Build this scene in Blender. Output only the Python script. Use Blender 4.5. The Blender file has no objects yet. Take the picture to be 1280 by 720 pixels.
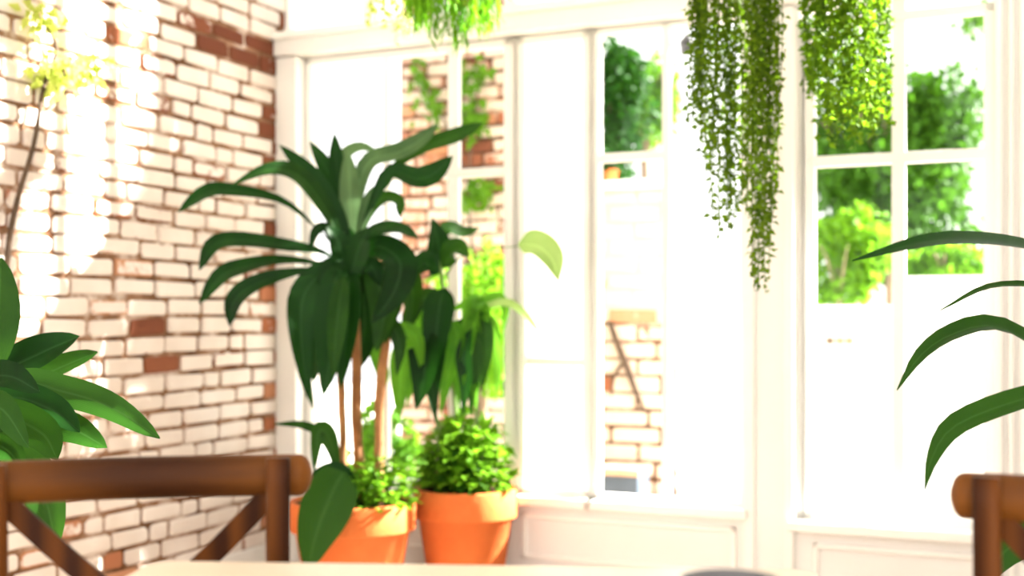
import bpy, bmesh, math, random
from mathutils import Vector, Matrix
from mathutils import noise as mnoise

sc = bpy.context.scene
COL = sc.collection
F = 1550.0
CAMZ = 1.07
HOR = 400.0
rnd = random.Random(7)

# ------------------------------------------------------------------ frames
def P(px, py, Y):
    return Vector(((px - 640) / F * Y, Y, CAMZ + (HOR - py) / F * Y))

CX, CY = -1.019, 5.6
CA, SA = .912, .409
N_ = math.hypot(CA, SA); CA /= N_; SA /= N_
def BW(s, n, z):            # window-wall frame: s along to the right, n outwards
    return Vector((CX + s * CA + n * SA, CY - s * SA + n * CA, z))
def LW(t, d, z):            # brick-wall frame: t from the corner toward the viewer, d into the room
    return Vector((CX - t * SA + d * CA, CY - t * CA - d * SA, z))
def s_of(px):
    r = (px - 640) / F
    return (CY * r - CX) / (CA + SA * r)
def t_of(px):
    r = (px - 640) / F
    return (CX - CY * r) / (SA - CA * r)
def zw(px, py):             # height of a pixel on the window wall
    return CAMZ + (HOR - py) / F * (CY - s_of(px) * SA)
def zl(px, py):
    return CAMZ + (HOR - py) / F * (CY - t_of(px) * CA)

# ------------------------------------------------------------------ materials
def new_mat(name):
    m = bpy.data.materials.new(name); m.use_nodes = True
    nt = m.node_tree
    for n in list(nt.nodes): nt.nodes.remove(n)
    out = nt.nodes.new('ShaderNodeOutputMaterial')
    return m, nt, out
def ramp(nt, stops):
    r = nt.nodes.new('ShaderNodeValToRGB')
    e = r.color_ramp.elements
    while len(e) < len(stops): e.new(.5)
    for el, (p, c) in zip(e, stops):
        el.position = p; el.color = (*c, 1) if len(c) == 3 else c
    return r
def texco(nt, scale=(1, 1, 1), which='Object'):
    t = nt.nodes.new('ShaderNodeTexCoord'); mp = nt.nodes.new('ShaderNodeMapping')
    mp.inputs['Scale'].default_value = scale
    nt.links.new(t.outputs[which], mp.inputs['Vector'])
    return mp.outputs['Vector']
def noise(nt, vec, scale, detail=4, rough=.55):
    n = nt.nodes.new('ShaderNodeTexNoise')
    n.inputs['Scale'].default_value = scale; n.inputs['Detail'].default_value = detail
    n.inputs['Roughness'].default_value = rough
    nt.links.new(vec, n.inputs['Vector'])
    return n.outputs['Fac']
def mix(nt, fac, a, b, mode='MIX'):
    m = nt.nodes.new('ShaderNodeMix'); m.data_type = 'RGBA'; m.blend_type = mode
    for sock, v in ((m.inputs[0], fac), (m.inputs[6], a), (m.inputs[7], b)):
        if hasattr(v, 'links'): nt.links.new(v, sock)
        elif isinstance(v, (int, float)): sock.default_value = v
        else: sock.default_value = (*v, 1)
    return m.outputs[2]
def bump(nt, h, strength, dist=.01):
    b = nt.nodes.new('ShaderNodeBump'); b.inputs['Strength'].default_value = strength
    b.inputs['Distance'].default_value = dist
    nt.links.new(h, b.inputs['Height'])
    return b.outputs['Normal']

def plain(name, c1, c2=None, scale=6, rough=.5, bmp=.1, stretch=(1, 1, 1), metal=0, spec=.5):
    m, nt, out = new_mat(name)
    b = nt.nodes.new('ShaderNodeBsdfPrincipled')
    v = texco(nt, stretch)
    n = noise(nt, v, scale)
    r = ramp(nt, [(.3, c1), (.7, c2 or c1)])
    nt.links.new(n, r.inputs['Fac'])
    nt.links.new(r.outputs['Color'], b.inputs['Base Color'])
    b.inputs['Roughness'].default_value = rough
    b.inputs['Metallic'].default_value = metal
    b.inputs['Specular IOR Level'].default_value = spec
    if bmp:
        n2 = noise(nt, v, scale * 8)
        nt.links.new(bump(nt, n2, bmp), b.inputs['Normal'])
    nt.links.new(b.outputs[0], out.inputs['Surface'])
    return m

def leaf_mat(name, dark, light, trans, tcol, rough=.45, ribs=True, spec=.14):
    m, nt, out = new_mat(name)
    b = nt.nodes.new('ShaderNodeBsdfPrincipled')
    oi = nt.nodes.new('ShaderNodeObjectInfo')
    v = texco(nt)
    n = noise(nt, v, 9, 3)
    add = nt.nodes.new('ShaderNodeMath'); add.operation = 'MULTIPLY_ADD'
    nt.links.new(oi.outputs['Random'], add.inputs[0]); add.inputs[1].default_value = .6
    nt.links.new(n, add.inputs[2])
    r = ramp(nt, [(.35, dark), (1.05 / 1.2, light)])
    nt.links.new(add.outputs[0], r.inputs['Fac'])
    col = r.outputs['Color']
    if ribs:                                     # pale midrib and side veins from the leaf's own UV
        uv = nt.nodes.new('ShaderNodeTexCoord'); sx = nt.nodes.new('ShaderNodeSeparateXYZ')
        nt.links.new(uv.outputs['UV'], sx.inputs[0])
        a = nt.nodes.new('ShaderNodeMath'); a.operation = 'SUBTRACT'; a.inputs[1].default_value = .5
        nt.links.new(sx.outputs['X'], a.inputs[0])
        ab = nt.nodes.new('ShaderNodeMath'); ab.operation = 'ABSOLUTE'; nt.links.new(a.outputs[0], ab.inputs[0])
        rr = ramp(nt, [(.0, (1, 1, 1)), (.055, (0, 0, 0))]); nt.links.new(ab.outputs[0], rr.inputs['Fac'])
        f = nt.nodes.new('ShaderNodeMath'); f.operation = 'MULTIPLY'; f.inputs[1].default_value = .35
        nt.links.new(rr.outputs['Color'], f.inputs[0])
        col = mix(nt, f.outputs[0], col, tuple(min(1, c * 2.2 + .03) for c in light))
        w = nt.nodes.new('ShaderNodeTexWave'); w.inputs['Scale'].default_value = 7
        w.inputs['Distortion'].default_value = 1
        nt.links.new(uv.outputs['UV'], w.inputs['Vector'])
        nt.links.new(bump(nt, w.outputs['Fac'], .12, .004), b.inputs['Normal'])
    nt.links.new(col, b.inputs['Base Color'])
    b.inputs['Roughness'].default_value = rough
    b.inputs['Specular IOR Level'].default_value = spec
    t = nt.nodes.new('ShaderNodeBsdfTranslucent')
    tc = mix(nt, .5, tcol, col, 'MIX')
    nt.links.new(tc, t.inputs['Color'])
    ms = nt.nodes.new('ShaderNodeMixShader'); ms.inputs[0].default_value = trans
    nt.links.new(b.outputs[0], ms.inputs[1]); nt.links.new(t.outputs[0], ms.inputs[2])
    nt.links.new(ms.outputs[0], out.inputs['Surface'])
    return m

def brick_mat(name, paint_a, paint_b, mortar):
    """colour of each brick comes from a per-brick attribute (its own clay, its own paint cover)"""
    m, nt, out = new_mat(name)
    b = nt.nodes.new('ShaderNodeBsdfPrincipled')
    at = nt.nodes.new('ShaderNodeVertexColor'); at.layer_name = 'brick'
    sp = nt.nodes.new('ShaderNodeSeparateColor'); nt.links.new(at.outputs['Color'], sp.inputs[0])
    v = texco(nt)
    n1 = noise(nt, v, 14, 6, .65)
    n2 = noise(nt, v, 3.2, 3)
    # R: bareness of the brick, G: clay tone, B: 1 = mortar
    add = nt.nodes.new('ShaderNodeMath'); add.operation = 'ADD'
    nt.links.new(sp.outputs[0], add.inputs[0]); nt.links.new(n1, add.inputs[1])
    cov = ramp(nt, [(.42, (0, 0, 0)), (.50, (1, 1, 1))])
    sc_ = nt.nodes.new('ShaderNodeMath'); sc_.operation = 'MULTIPLY'; sc_.inputs[1].default_value = .6
    nt.links.new(add.outputs[0], sc_.inputs[0]); nt.links.new(sc_.outputs[0], cov.inputs['Fac'])
    clay = ramp(nt, [(0, (.15, .045, .022)), (.5, (.40, .14, .065)), (1, (.58, .30, .17))])
    nt.links.new(sp.outputs[1], clay.inputs['Fac'])
    paint = ramp(nt, [(.3, paint_a), (.7, paint_b)]); nt.links.new(n2, paint.inputs['Fac'])
    c = mix(nt, cov.outputs['Color'], paint.outputs['Color'], clay.outputs['Color'])
    n3 = noise(nt, v, 5.5, 5, .6)
    mo = ramp(nt, [(.35, mortar[0]), (.53, mortar[1]), (.68, paint_a)]); nt.links.new(n3, mo.inputs['Fac'])
    c = mix(nt, sp.outputs[2], c, mo.outputs['Color'])
    nt.links.new(c, b.inputs['Base Color'])
    b.inputs['Roughness'].default_value = .85
    b.inputs['Specular IOR Level'].default_value = .2
    nt.links.new(bump(nt, n1, .5, .006), b.inputs['Normal'])
    nt.links.new(b.outputs[0], out.inputs['Surface'])
    return m

def wood_mat(name, a, bcol, rough=.4, scale=(1, 1, 1), spec=.5):
    m, nt, out = new_mat(name)
    b = nt.nodes.new('ShaderNodeBsdfPrincipled')
    v = texco(nt, scale)
    n = noise(nt, v, 5, 6, .6)
    w = nt.nodes.new('ShaderNodeTexWave'); w.inputs['Scale'].default_value = 2.5
    w.inputs['Distortion'].default_value = 5; w.inputs['Detail'].default_value = 3
    nt.links.new(v, w.inputs['Vector'])
    f = mix(nt, .5, n, w.outputs['Color'])
    r = ramp(nt, [(.25, a), (.75, bcol)]); nt.links.new(f, r.inputs['Fac'])
    nt.links.new(r.outputs['Color'], b.inputs['Base Color'])
    b.inputs['Roughness'].default_value = rough
    b.inputs['Specular IOR Level'].default_value = spec
    nt.links.new(bump(nt, n, .12, .004), b.inputs['Normal'])
    nt.links.new(b.outputs[0], out.inputs['Surface'])
    return m

def glass_mat():
    m, nt, out = new_mat('window_glass')
    t = nt.nodes.new('ShaderNodeBsdfTransparent'); g = nt.nodes.new('ShaderNodeBsdfGlossy')
    t.inputs['Color'].default_value = (.97, .985, .975, 1)
    g.inputs['Roughness'].default_value = .02
    fr = nt.nodes.new('ShaderNodeFresnel'); fr.inputs['IOR'].default_value = 1.3
    ms = nt.nodes.new('ShaderNodeMixShader')
    nt.links.new(fr.outputs[0], ms.inputs[0]); nt.links.new(t.outputs[0], ms.inputs[1]); nt.links.new(g.outputs[0], ms.inputs[2])
    nt.links.new(ms.outputs[0], out.inputs['Surface'])
    return m

M = {}
M['white'] = plain('white_gloss_paint', (.86, .84, .80), (.90, .885, .85), 3, .35, .03)
M['wallwhite'] = plain('warm_white_wall_paint', (.82, .80, .77), (.87, .85, .825), 2, .6, .05)
M['ceil'] = plain('ceiling_paint', (.88, .86, .83), (.9, .89, .86), 2, .7, .05)
M['floor'] = wood_mat('pale_floor_boards', (.46, .36, .27), (.60, .49, .38), .45, (1, .15, 1))
M['brick'] = brick_mat('whitewashed_brick', (.71, .61, .535), (.83, .76, .70), ((.10, .042, .017), (.30, .165, .095)))
M['brick_out'] = brick_mat('courtyard_block', (.60, .45, .34), (.68, .55, .44), ((.06, .03, .015), (.13, .07, .04)))
M['glass'] = glass_mat()
M['terracotta'] = plain('terracotta', (.56, .125, .028), (.63, .165, .042), 5, .75, .15, spec=.2)
M['soil'] = plain('dark_soil', (.035, .018, .01), (.10, .05, .025), 30, .95, .8, spec=.1)
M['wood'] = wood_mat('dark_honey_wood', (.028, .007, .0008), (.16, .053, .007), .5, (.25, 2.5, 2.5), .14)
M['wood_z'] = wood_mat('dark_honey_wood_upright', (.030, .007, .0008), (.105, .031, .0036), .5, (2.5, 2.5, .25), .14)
M['tablewood'] = wood_mat('pale_oak', (.78, .63, .45), (.86, .74, .57), .3, (.25, 2.2, 1), .5)
M['cane_seat'] = plain('woven_cane', (.55, .36, .18), (.68, .48, .27), 40, .6, .6)
M['cane'] = plain('brown_cane', (.20, .075, .02), (.40, .19, .06), 22, .8, .6, (1, 1, .35))
M['petiole'] = plain('green_stalk', (.10, .20, .03), (.17, .30, .05), 8, .5, .1)
M['stem_brown'] = plain('thin_brown_stem', (.05, .028, .014), (.10, .055, .026), 20, .8, .3)
M['leaf_dark'] = leaf_mat('dark_glossy_leaf', (.001, .011, .001), (.005, .036, .003), .16, (.03, .18, .008))
M['leaf_mid'] = leaf_mat('mid_green_leaf', (.003, .024, .002), (.015, .064, .004), .2, (.09, .28, .02))
M['leaf_backlit'] = leaf_mat('backlit_grey_green_leaf', (.03, .075, .025), (.085, .16, .06), .35, (.2, .36, .14))  # paler tone puts sun shining through the blade into the leaf colour
M['leaf_lime'] = leaf_mat('lime_leaf', (.025, .13, .005), (.09, .28, .014), .45, (.22, .58, .04), .5)
M['leaf_sunlit'] = leaf_mat('sunlit_pale_leaf', (.17, .30, .07), (.28, .42, .13), .5, (.42, .62, .18), .5)  # pale green with the sun's glare painted into the leaf colour
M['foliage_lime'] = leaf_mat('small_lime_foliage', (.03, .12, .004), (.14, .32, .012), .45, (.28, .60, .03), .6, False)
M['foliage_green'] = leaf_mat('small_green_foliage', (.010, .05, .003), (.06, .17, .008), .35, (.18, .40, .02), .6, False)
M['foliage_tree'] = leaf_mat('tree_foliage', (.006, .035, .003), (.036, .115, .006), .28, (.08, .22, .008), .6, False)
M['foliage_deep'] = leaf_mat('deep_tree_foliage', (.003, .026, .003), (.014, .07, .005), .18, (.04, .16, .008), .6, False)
M['pearl'] = leaf_mat('trailing_olive_leaf', (.010, .036, .001), (.11, .20, .005), .36, (.26, .46, .02), .5, False)
M['pearl_backlit'] = leaf_mat('trailing_backlit_leaf', (.016, .05, .002), (.13, .25, .006), .38, (.28, .52, .02), .5, False)  # brighter than the olive trailing leaf: backlight put into the colour
M['grass_lime'] = leaf_mat('feathery_lime', (.03, .17, .004), (.15, .38, .012), .4, (.28, .65, .02), .5, False)
M['yellowleaf'] = leaf_mat('yellow_green_leaf', (.30, .40, .05), (.55, .62, .14), .45, (.6, .7, .15), .5, False)
M['bark'] = plain('bark', (.12, .08, .05), (.24, .17, .11), 15, .9, .8, (1, 1, .3))
M['basket'] = plain('grey_fibre_basket', (.16, .13, .10), (.26, .22, .17), 40, .9, .6)
M['rope'] = plain('hanging_cord', (.55, .48, .38), (.65, .58, .46), 60, .9, .3)
M['render'] = plain('white_garden_render', (.84, .83, .80), (.89, .88, .86), 4, .8, .1)
M['gravel'] = plain('pale_gravel', (.62, .58, .52), (.80, .76, .70), 60, .95, .5)
M['bluegrey'] = plain('blue_grey_paint', (.025, .04, .06), (.045, .065, .095), 5, .5, .1)
M['tanclay'] = plain('weathered_tan_clay', (.34, .19, .11), (.46, .29, .18), 8, .85, .3, spec=.2)
M['bowl'] = plain('grey_glaze', (.09, .09, .10), (.15, .15, .16), 12, .35, .05)
M['darkmetal'] = plain('dark_metal', (.06, .06, .065), (.1, .1, .105), 12, .5, .05, metal=.3)

# ------------------------------------------------------------------ mesh helpers
def link(name, bm, m, parent=None, smooth=True):
    me = bpy.data.meshes.new(name)
    bm.normal_update(); bm.to_mesh(me); bm.free()
    if smooth:
        for p in me.polygons: p.use_smooth = True
    me.materials.append(M[m] if isinstance(m, str) else m)
    o = bpy.data.objects.new(name, me); COL.objects.link(o)
    if parent: o.parent = parent
    return o
def thing(name, loc, label, cat, group=None, rz=0):
    o = bpy.data.objects.new(name, None); o.empty_display_size = .1; COL.objects.link(o)
    o.location = loc; o.rotation_euler = (0, 0, rz)
    return tag(o, label, cat, group)
def tag(o, label, cat, group=None):
    o['label'] = label; o['category'] = cat
    if group: o['group'] = group
    return o
def struct(o):
    o['kind'] = 'structure'; return o

def fbox(bm, fr, a, b, bevel=0):
    """box in a wall frame fr(u,v,z), from corner a to corner b"""
    r = bmesh.new()
    vs = [r.verts.new(Vector((x, y, z))) for z in (a[2], b[2]) for y in (a[1], b[1]) for x in (a[0], b[0])]
    for f in ((0, 2, 3, 1), (4, 5, 7, 6), (0, 1, 5, 4), (2, 6, 7, 3), (0, 4, 6, 2), (1, 3, 7, 5)):
        r.faces.new([vs[i] for i in f])
    bmesh.ops.recalc_face_normals(r, faces=r.faces)
    if bevel:
        bmesh.ops.bevel(r, geom=r.edges[:], offset=bevel, segments=2, affect='EDGES', profile=.6)
    mp = {}
    for v in r.verts: mp[v.index if v.index >= 0 else id(v)] = None
    r.verts.index_update()
    nv = [bm.verts.new(fr(*v.co)) for v in r.verts]
    for f in r.faces: bm.faces.new([nv[v.index] for v in f.verts])
    r.free()
def W(x, y, z): return Vector((x, y, z))

def catmull(pts, n):
    pts = [Vector(p) for p in pts]
    if len(pts) == 2: return [pts[0].lerp(pts[1], i / (n - 1)) for i in range(n)]
    q = [pts[0] * 2 - pts[1]] + pts + [pts[-1] * 2 - pts[-2]]
    out = []; segs = len(pts) - 1
    for i in range(n):
        u = i / (n - 1) * segs; k = min(int(u), segs - 1); f = u - k
        a, b, c, d = q[k:k + 4]
        out.append(.5 * ((2 * b) + (c - a) * f + (2 * a - 5 * b + 4 * c - d) * f * f + (3 * b - a - 3 * c + d) * f ** 3))
    return out

def tube(bm, pts, rad, seg=8, n=None, cap=True):
    """rad: number or list along pts"""
    if n: 
        k = len(pts)
        rr = rad if isinstance(rad, (list, tuple)) else [rad] * k
        pts2 = catmull(pts, n)
        rad = [rr[min(int(i / (n - 1) * (k - 1)), k - 2)] * (1 - (i / (n - 1) * (k - 1) - min(int(i / (n - 1) * (k - 1)), k - 2))) +
               rr[min(int(i / (n - 1) * (k - 1)), k - 2) + 1] * (i / (n - 1) * (k - 1) - min(int(i / (n - 1) * (k - 1)), k - 2)) for i in range(n)]
        pts = pts2
    else:
        pts = [Vector(p) for p in pts]
        if not isinstance(rad, (list, tuple)): rad = [rad] * len(pts)
    rings = []; up = None
    for i, p in enumerate(pts):
        t = (pts[min(i + 1, len(pts) - 1)] - pts[max(i - 1, 0)]).normalized()
        if up is None:
            up = Vector((0, 0, 1)) if abs(t.z) < .9 else Vector((1, 0, 0))
        x = t.cross(up).normalized(); up = x.cross(t).normalized()
        rings.append([bm.verts.new(p + (x * math.cos(a) + up * math.sin(a)) * rad[i])
                      for a in (2 * math.pi * j / seg for j in range(seg))])
    for a, b in zip(rings, rings[1:]):
        for j in range(seg):
            bm.faces.new((a[j], a[(j + 1) % seg], b[(j + 1) % seg], b[j]))
    if cap:
        bm.faces.new(rings[0][::-1]); bm.faces.new(rings[-1])

def lathe(bm, prof, seg=40, centre=(0, 0, 0), close=True):
    c = Vector(centre); rings = []
    for r, z in prof:
        rings.append([bm.verts.new(c + Vector((r * math.cos(2 * math.pi * j / seg), r * math.sin(2 * math.pi * j / seg), z)))
                      for j in range(seg)])
    for a, b in zip(rings, rings[1:]):
        for j in range(seg):
            bm.faces.new((a[j], a[(j + 1) % seg], b[(j + 1) % seg], b[j]))
    if close:
        bm.faces.new(rings[0][::-1]); bm.faces.new(rings[-1])

def add_leaf(bm, spine, width, hint=(0, -.8, .6), fold=.35, wavy=.05, n=14, tip=.5, base=.12, seed=0, pw=.9):
    """a blade with a folded midrib, along a curved spine; UV runs across and along"""
    uvl = bm.loops.layers.uv.verify()
    pts = catmull(spine, n)
    h = Vector(hint).normalized()
    rows = []; cols = 5
    rr = random.Random(seed)
    ph = rr.random() * 6
    for i, p in enumerate(pts):
        u = i / (n - 1)
        t = (pts[min(i + 1, n - 1)] - pts[max(i - 1, 0)]).normalized()
        side = t.cross(h)
        if side.length < .05: side = t.cross(Vector((1, .2, .1)))
        side.normalize(); nor = side.cross(t).normalized()
        # widest a little before the middle, pointed tip
        wv = (math.sin(math.pi * min(1, u ** tip * .999 + .0005)) ** pw) if u > base else (u / base) * math.sin(math.pi * base ** tip) ** pw * .9 + .06
        wv = max(wv, .03) * width * .5
        row = []
        for c in range(cols):
            k = (c - 2) / 2
            off = side * (k * wv) + nor * (abs(k) * wv * fold + math.sin(u * 9 + ph + k * 1.5) * wavy * width * abs(k))
            row.append((bm.verts.new(p + off), c / 4, u))
        rows.append(row)
    for a, b in zip(rows, rows[1:]):
        for c in range(cols - 1):
            q = (a[c], a[c + 1], b[c + 1], b[c])
            f = bm.faces.new([x[0] for x in q])
            for l, x in zip(f.loops, q): l[uvl].uv = (x[1], x[2])

def leaflet(bm, p, d, nrm, L, Wd):
    """one small folded leaf, six vertices"""
    d = d.normalized(); s = d.cross(nrm)
    if s.length < 1e-3: s = d.orthogonal()
    s.normalize(); n = s.cross(d)
    a = bm.verts.new(p); m1 = bm.verts.new(p + d * L * .5); e = bm.verts.new(p + d * L - n * L * .12)
    l = bm.verts.new(p + d * L * .42 + s * Wd * .5 + n * Wd * .18); r = bm.verts.new(p + d * L * .42 - s * Wd * .5 + n * Wd * .18)
    bm.faces.new((a, m1, l)); bm.faces.new((m1, e, l)); bm.faces.new((a, r, m1)); bm.faces.new((m1, r, e))

def rvec(r): 
    while True:
        v = Vector((r.uniform(-1, 1), r.uniform(-1, 1), r.uniform(-1, 1)))
        if .05 < v.length < 1: return v

# ------------------------------------------------------------------ the room shell
bm = bmesh.new(); fbox(bm, W, (-3.6, -1.32, -.08), (6, 6.4, 0)); 
fl = struct(link('floor', bm, 'floor', smooth=False))
H_CEIL = 3.7
bm = bmesh.new()
vs = [(LW(-.15, -.12, 0)), (LW(5.4, -.12, 0)), (LW(5.4, 5.0, 0)), (LW(-.15, 5.0, 0))]
lo = [bm.verts.new((v.x, v.y, H_CEIL)) for v in vs]; hi = [bm.verts.new((v.x, v.y, H_CEIL + .12)) for v in vs]
bm.faces.new(lo); bm.faces.new(hi[::-1])
for i in range(4): bm.faces.new((lo[i], hi[i], hi[(i + 1) % 4], lo[(i + 1) % 4]))
bmesh.ops.recalc_face_normals(bm, faces=bm.faces)
struct(link('ceiling', bm, 'ceil', smooth=False))

# brick wall: every brick is modelled in the wall's one mesh
def brick_wall(name, mat, fr, u0, u1, z0, z1, course, blen, bare_fn, depth=.012, back=.12, seed=1, joint=.016, jit=.004, beds=None):
    r = random.Random(seed)
    bm = bmesh.new(); cl = bm.loops.layers.color.new('brick')
    def face(vs, col):
        f = bm.faces.new(vs)
        for l in f.loops: l[cl] = (*col, 1)
    def jz(u, z):
        return mnoise.noise(Vector((u * 1.3, z * 2.1, seed))) * .012
    # mortar bed: box
    for za, zb3, bb_ in (beds or [(z0, z1, 1)]):
        q = [bm.verts.new(fr(u, d, z)) for d in (-back, 0) for z in (za, zb3) for u in (u0, u1)]
        for idx in ((0, 2, 3, 1), (4, 5, 7, 6), (0, 1, 5, 4), (2, 6, 7, 3), (0, 4, 6, 2), (1, 3, 7, 5)):
            face([q[i] for i in idx], (-.2 if bb_ < 1 else 0, .4, bb_))
    k = 0; z = z0
    while z < z1 - .02:
        zt = min(z + course, z1)
        u = u0 - (blen * .5 if k % 2 else 0) - r.uniform(0, .05)
        while u < u1:
            L = blen * r.choice((1, 1, 1, .96, 1.05, .52, 1.1)) * r.uniform(.94, 1.05)
            a = max(u, u0); b = min(u + L, u1)
            if b - a > .03:
                um, zm = (a + b) / 2, (z + zt) / 2
                bare, tone, rec = bare_fn(um, zm, r)
                g = joint * .5
                dd = depth * r.uniform(.55, 1.25) * (1 - rec)
                j = lambda: r.uniform(-jit, jit)
                xa, xb, ya, yb2 = a + g + j(), b - g + j(), z + g + j(), zt - g + j()
                q1, q2, q3, q4 = (min(r.uniform(.005, .018), (xb - xa) * .4) for _ in range(4)); kz = .7
                cs = [(xa + q1, ya), (xb - q2, ya + j()), (xb, ya + q2 * kz), (xb + j() * .6, yb2 - q3 * kz), (xb - q3, yb2), (xa + q4, yb2 + j()), (xa, yb2 - q4 * kz), (xa + j() * .6, ya + q1 * kz)]
                ins = .007
                mid = [(um + (x - um) * 1.0, y) for x, y in cs]
                base = [bm.verts.new(fr(x, 0, y + jz(x, y))) for x, y in cs]
                edge = [bm.verts.new(fr(x, dd * .65, y + jz(x, y))) for x, y in mid]
                top = [bm.verts.new(fr(um + (x - um) * (1 - ins / (xb - xa) * 2), dd, zm + (y - zm) * (1 - ins / (yb2 - ya) * 2) + jz(x, y))) for x, y in cs]
                c = (bare, tone, 0); ce = (min(1, bare + .27), tone, .12)
                for s_, t_ in ((base, edge), (edge, top)):
                    for i in range(8):
                        face((s_[i], s_[(i + 1) % 8], t_[(i + 1) % 8], t_[i]), ce)
                face(top, c)
            u += L
        z += course; k += 1
    bmesh.ops.recalc_face_normals(bm, faces=bm.faces)
    return link(name, bm, mat, smooth=False)

RED = [(168, 222, 438, 472, .9, .45), (150, 205, 262, 330, .25, .4), 
       (176, 204, 110, 145, .8, .4), (150, 168, 75, 112, .6, .4), (130, 170, 30, 70, .6, .4), (165, 200, 400, 430, .8, .3),
       (325, 350, 125, 150, .7, .35), (120, 170, 690, 740, .8, .8), (338, 358, 300, 760, .75, .75), (340, 358, 0, 300, .8, .3),
       (300, 325, 25, 60, .7, .4), (230, 262, 195, 210, .5, .5), (140, 205, 120, 145, .5, .4), (50, 90, 640, 700, .5, .9)]
RT = []
for x0, x1, y0, y1, b_, t_ in RED:
    ts = sorted((t_of(x0), t_of(x1))); xm = (x0 + x1) / 2
    RT.append((ts[0], ts[1], zl(xm, y1), zl(xm, y0), b_, t_))
zb_ = zl(270, 52)
RT.append((t_of(345), t_of(262), zb_ - .075, zb_ + .07, .75, .05)); RT.append((t_of(262), t_of(205), zb_ - .0, zb_ + .075, .55, .3))
def bare_main(u, z, r):
    b = max(-.15, min(1, r.uniform(-.12, .14))); tone = r.uniform(.3, 1); rec = 0
    if r.random() < .06: b = r.uniform(.2, .55)
    for a, c, z0, z1, bb, tt in RT:
        if a < u < c and z0 < z < z1: b = bb + r.uniform(-.15, .1); tone = max(0, tt + r.uniform(-.1, .15)); rec = .35
    return b, tone, rec
struct(brick_wall('wall_left', 'brick', LW, -.0, 4.6, 0, H_CEIL, .072, .215, bare_main, seed=3))

# ------------------------------------------------------------------ window wall
S = lambda px: s_of(px)
Z_SILL, Z_HEAD, Z_HB, Z_MUN = .355, 2.235, 2.32, 1.69
T0, T1 = -.06, .10      # wall thickness in n
bm = bmesh.new()
fbox(bm, BW, (0, T0, 0), (5.0, T1, Z_SILL - .03))                               # apron under the windows
fbox(bm, BW, (S(932), T0, Z_SILL - .03), (S(998), T1, Z_HEAD))                    # pier
fbox(bm, BW, (S(1243), T0, Z_SILL - .03), (5.0, T1, Z_HEAD))                      # pier at the right
fbox(bm, BW, (0, T0, 3.62), (5.0, T1, H_CEIL))                                   # wall plate
struct(link('wall_back', bm, 'wallwhite', smooth=False))
# panel mouldings on the apron and piers
bm = bmesh.new()
def panel(s0, s1, z0, z1, w=.02, d=.014):
    for a, b in (((s0, z0), (s1, z0 + w)), ((s0, z1 - w), (s1, z1)), ((s0, z0), (s0 + w, z1)), ((s1 - w, z0), (s1, z1))):
        fbox(bm, BW, (a[0], T0 - d, a[1]), (b[0], T0 + .004, b[1]), .004)
panel(S(660), S(925), .1, .285)
panel(S(1020), S(1238), .1, .25)
panel(S(400), S(630), .1, .285)
struct(link('trim_1', bm, 'white', smooth=False))
# header beam running over all the windows
bm = bmesh.new()
fbox(bm, BW, (0.005, T0 - .05, Z_HEAD + .005), (5.0, T1 + .02, Z_HB), .006)
fbox(bm, BW, (0.005, T0 - .075, Z_HB - .012), (5.0, T1 + .02, Z_HB + .02), .004)
struct(link('trim_2', bm, 'white', smooth=False))
# corner post, boards on the piers
bm = bmesh.new()
fbox(bm, BW, (.002, T0 - .03, 0), (S(384), T1, Z_HEAD), .005)
fbox(bm, BW, (S(985), T0 - .022, 0), (S(997), T0 + .01, Z_HEAD), .004)
fbox(bm, BW, (S(935), T0 - .018, .0), (S(948), T0 + .01, Z_HEAD), .004)
for a, b in ((1246, 1254), (1262, 1268), (1276, 1290)):
    fbox(bm, BW, (S(a), T0 - .02, 0), (S(b), T0 + .01, Z_HEAD), .004)
struct(link('trim_3', bm, 'white', smooth=False))

def window(name, s0, s1, z0, z1, stiles, muntins_v, muntins_h, frame=.04, sill=True, fn=(-.02, .03)):
    """outer frame mesh with children: muntins, pane, sill.  stiles: (s0,s1) full-height posts"""
    bm = bmesh.new()
    a, b = fn
    fbox(bm, BW, (s0, a, z0), (s0 + frame, b, z1), .005); fbox(bm, BW, (s1 - frame, a, z0), (s1, b, z1), .005)
    fbox(bm, BW, (s0, a, z1 - frame), (s1, b, z1), .005); fbox(bm, BW, (s0, a, z0), (s1, b, z0 + frame), .005)
    for p, q in stiles: fbox(bm, BW, (p, a, z0), (q, b, z1), .005)
    w = struct(link(name, bm, 'white', smooth=False))
    bm = bmesh.new()
    for p, q, zz0, zz1 in muntins_v: fbox(bm, BW, (p, -.010, zz0), (q, .022, zz1), .005)
    for p, q, zc, th in muntins_h: fbox(bm, BW, (p, -.012, zc - th / 2), (q, .03, zc + th / 2), .005)
    if len(bm.verts): link('muntin', bm, 'white', w, False)
    else: bm.free()
    bm = bmesh.new()
    q = [bm.verts.new(BW(x, .012, z)) for x, z in ((s0 + .01, z0 + .01), (s1 - .01, z0 + .01), (s1 - .01, z1 - .01), (s0 + .01, z1 - .01))]
    bm.faces.new(q); link('pane', bm, 'glass', w, False)
    if sill:
        bm = bmesh.new(); fbox(bm, BW, (s0 - .02, T0 - .045, z0 - .035), (s1 + .02, .05, z0 + .002), .006)
        link('sill', bm, 'white', w, False)
    return w
window('window_1', S(385), S(650), Z_SILL, Z_HEAD, [(S(632), S(650))],
       [(S(561), S(574), Z_SILL, Z_HEAD), (S(480), S(486), Z_SILL, Z_HEAD)], [(S(486), S(632), Z_MUN, .035)], .03)
window('window_2', S(650), S(745), Z_SILL, Z_HEAD, [(S(730), S(745))], [], [(S(650), S(730), zw(690, 452), .03)], .03)
window('window_3', S(745), S(933), Z_SILL, Z_HEAD, [(S(829), S(838))], [], [(S(745), S(829), Z_MUN + .03, .035)], .02)
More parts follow.
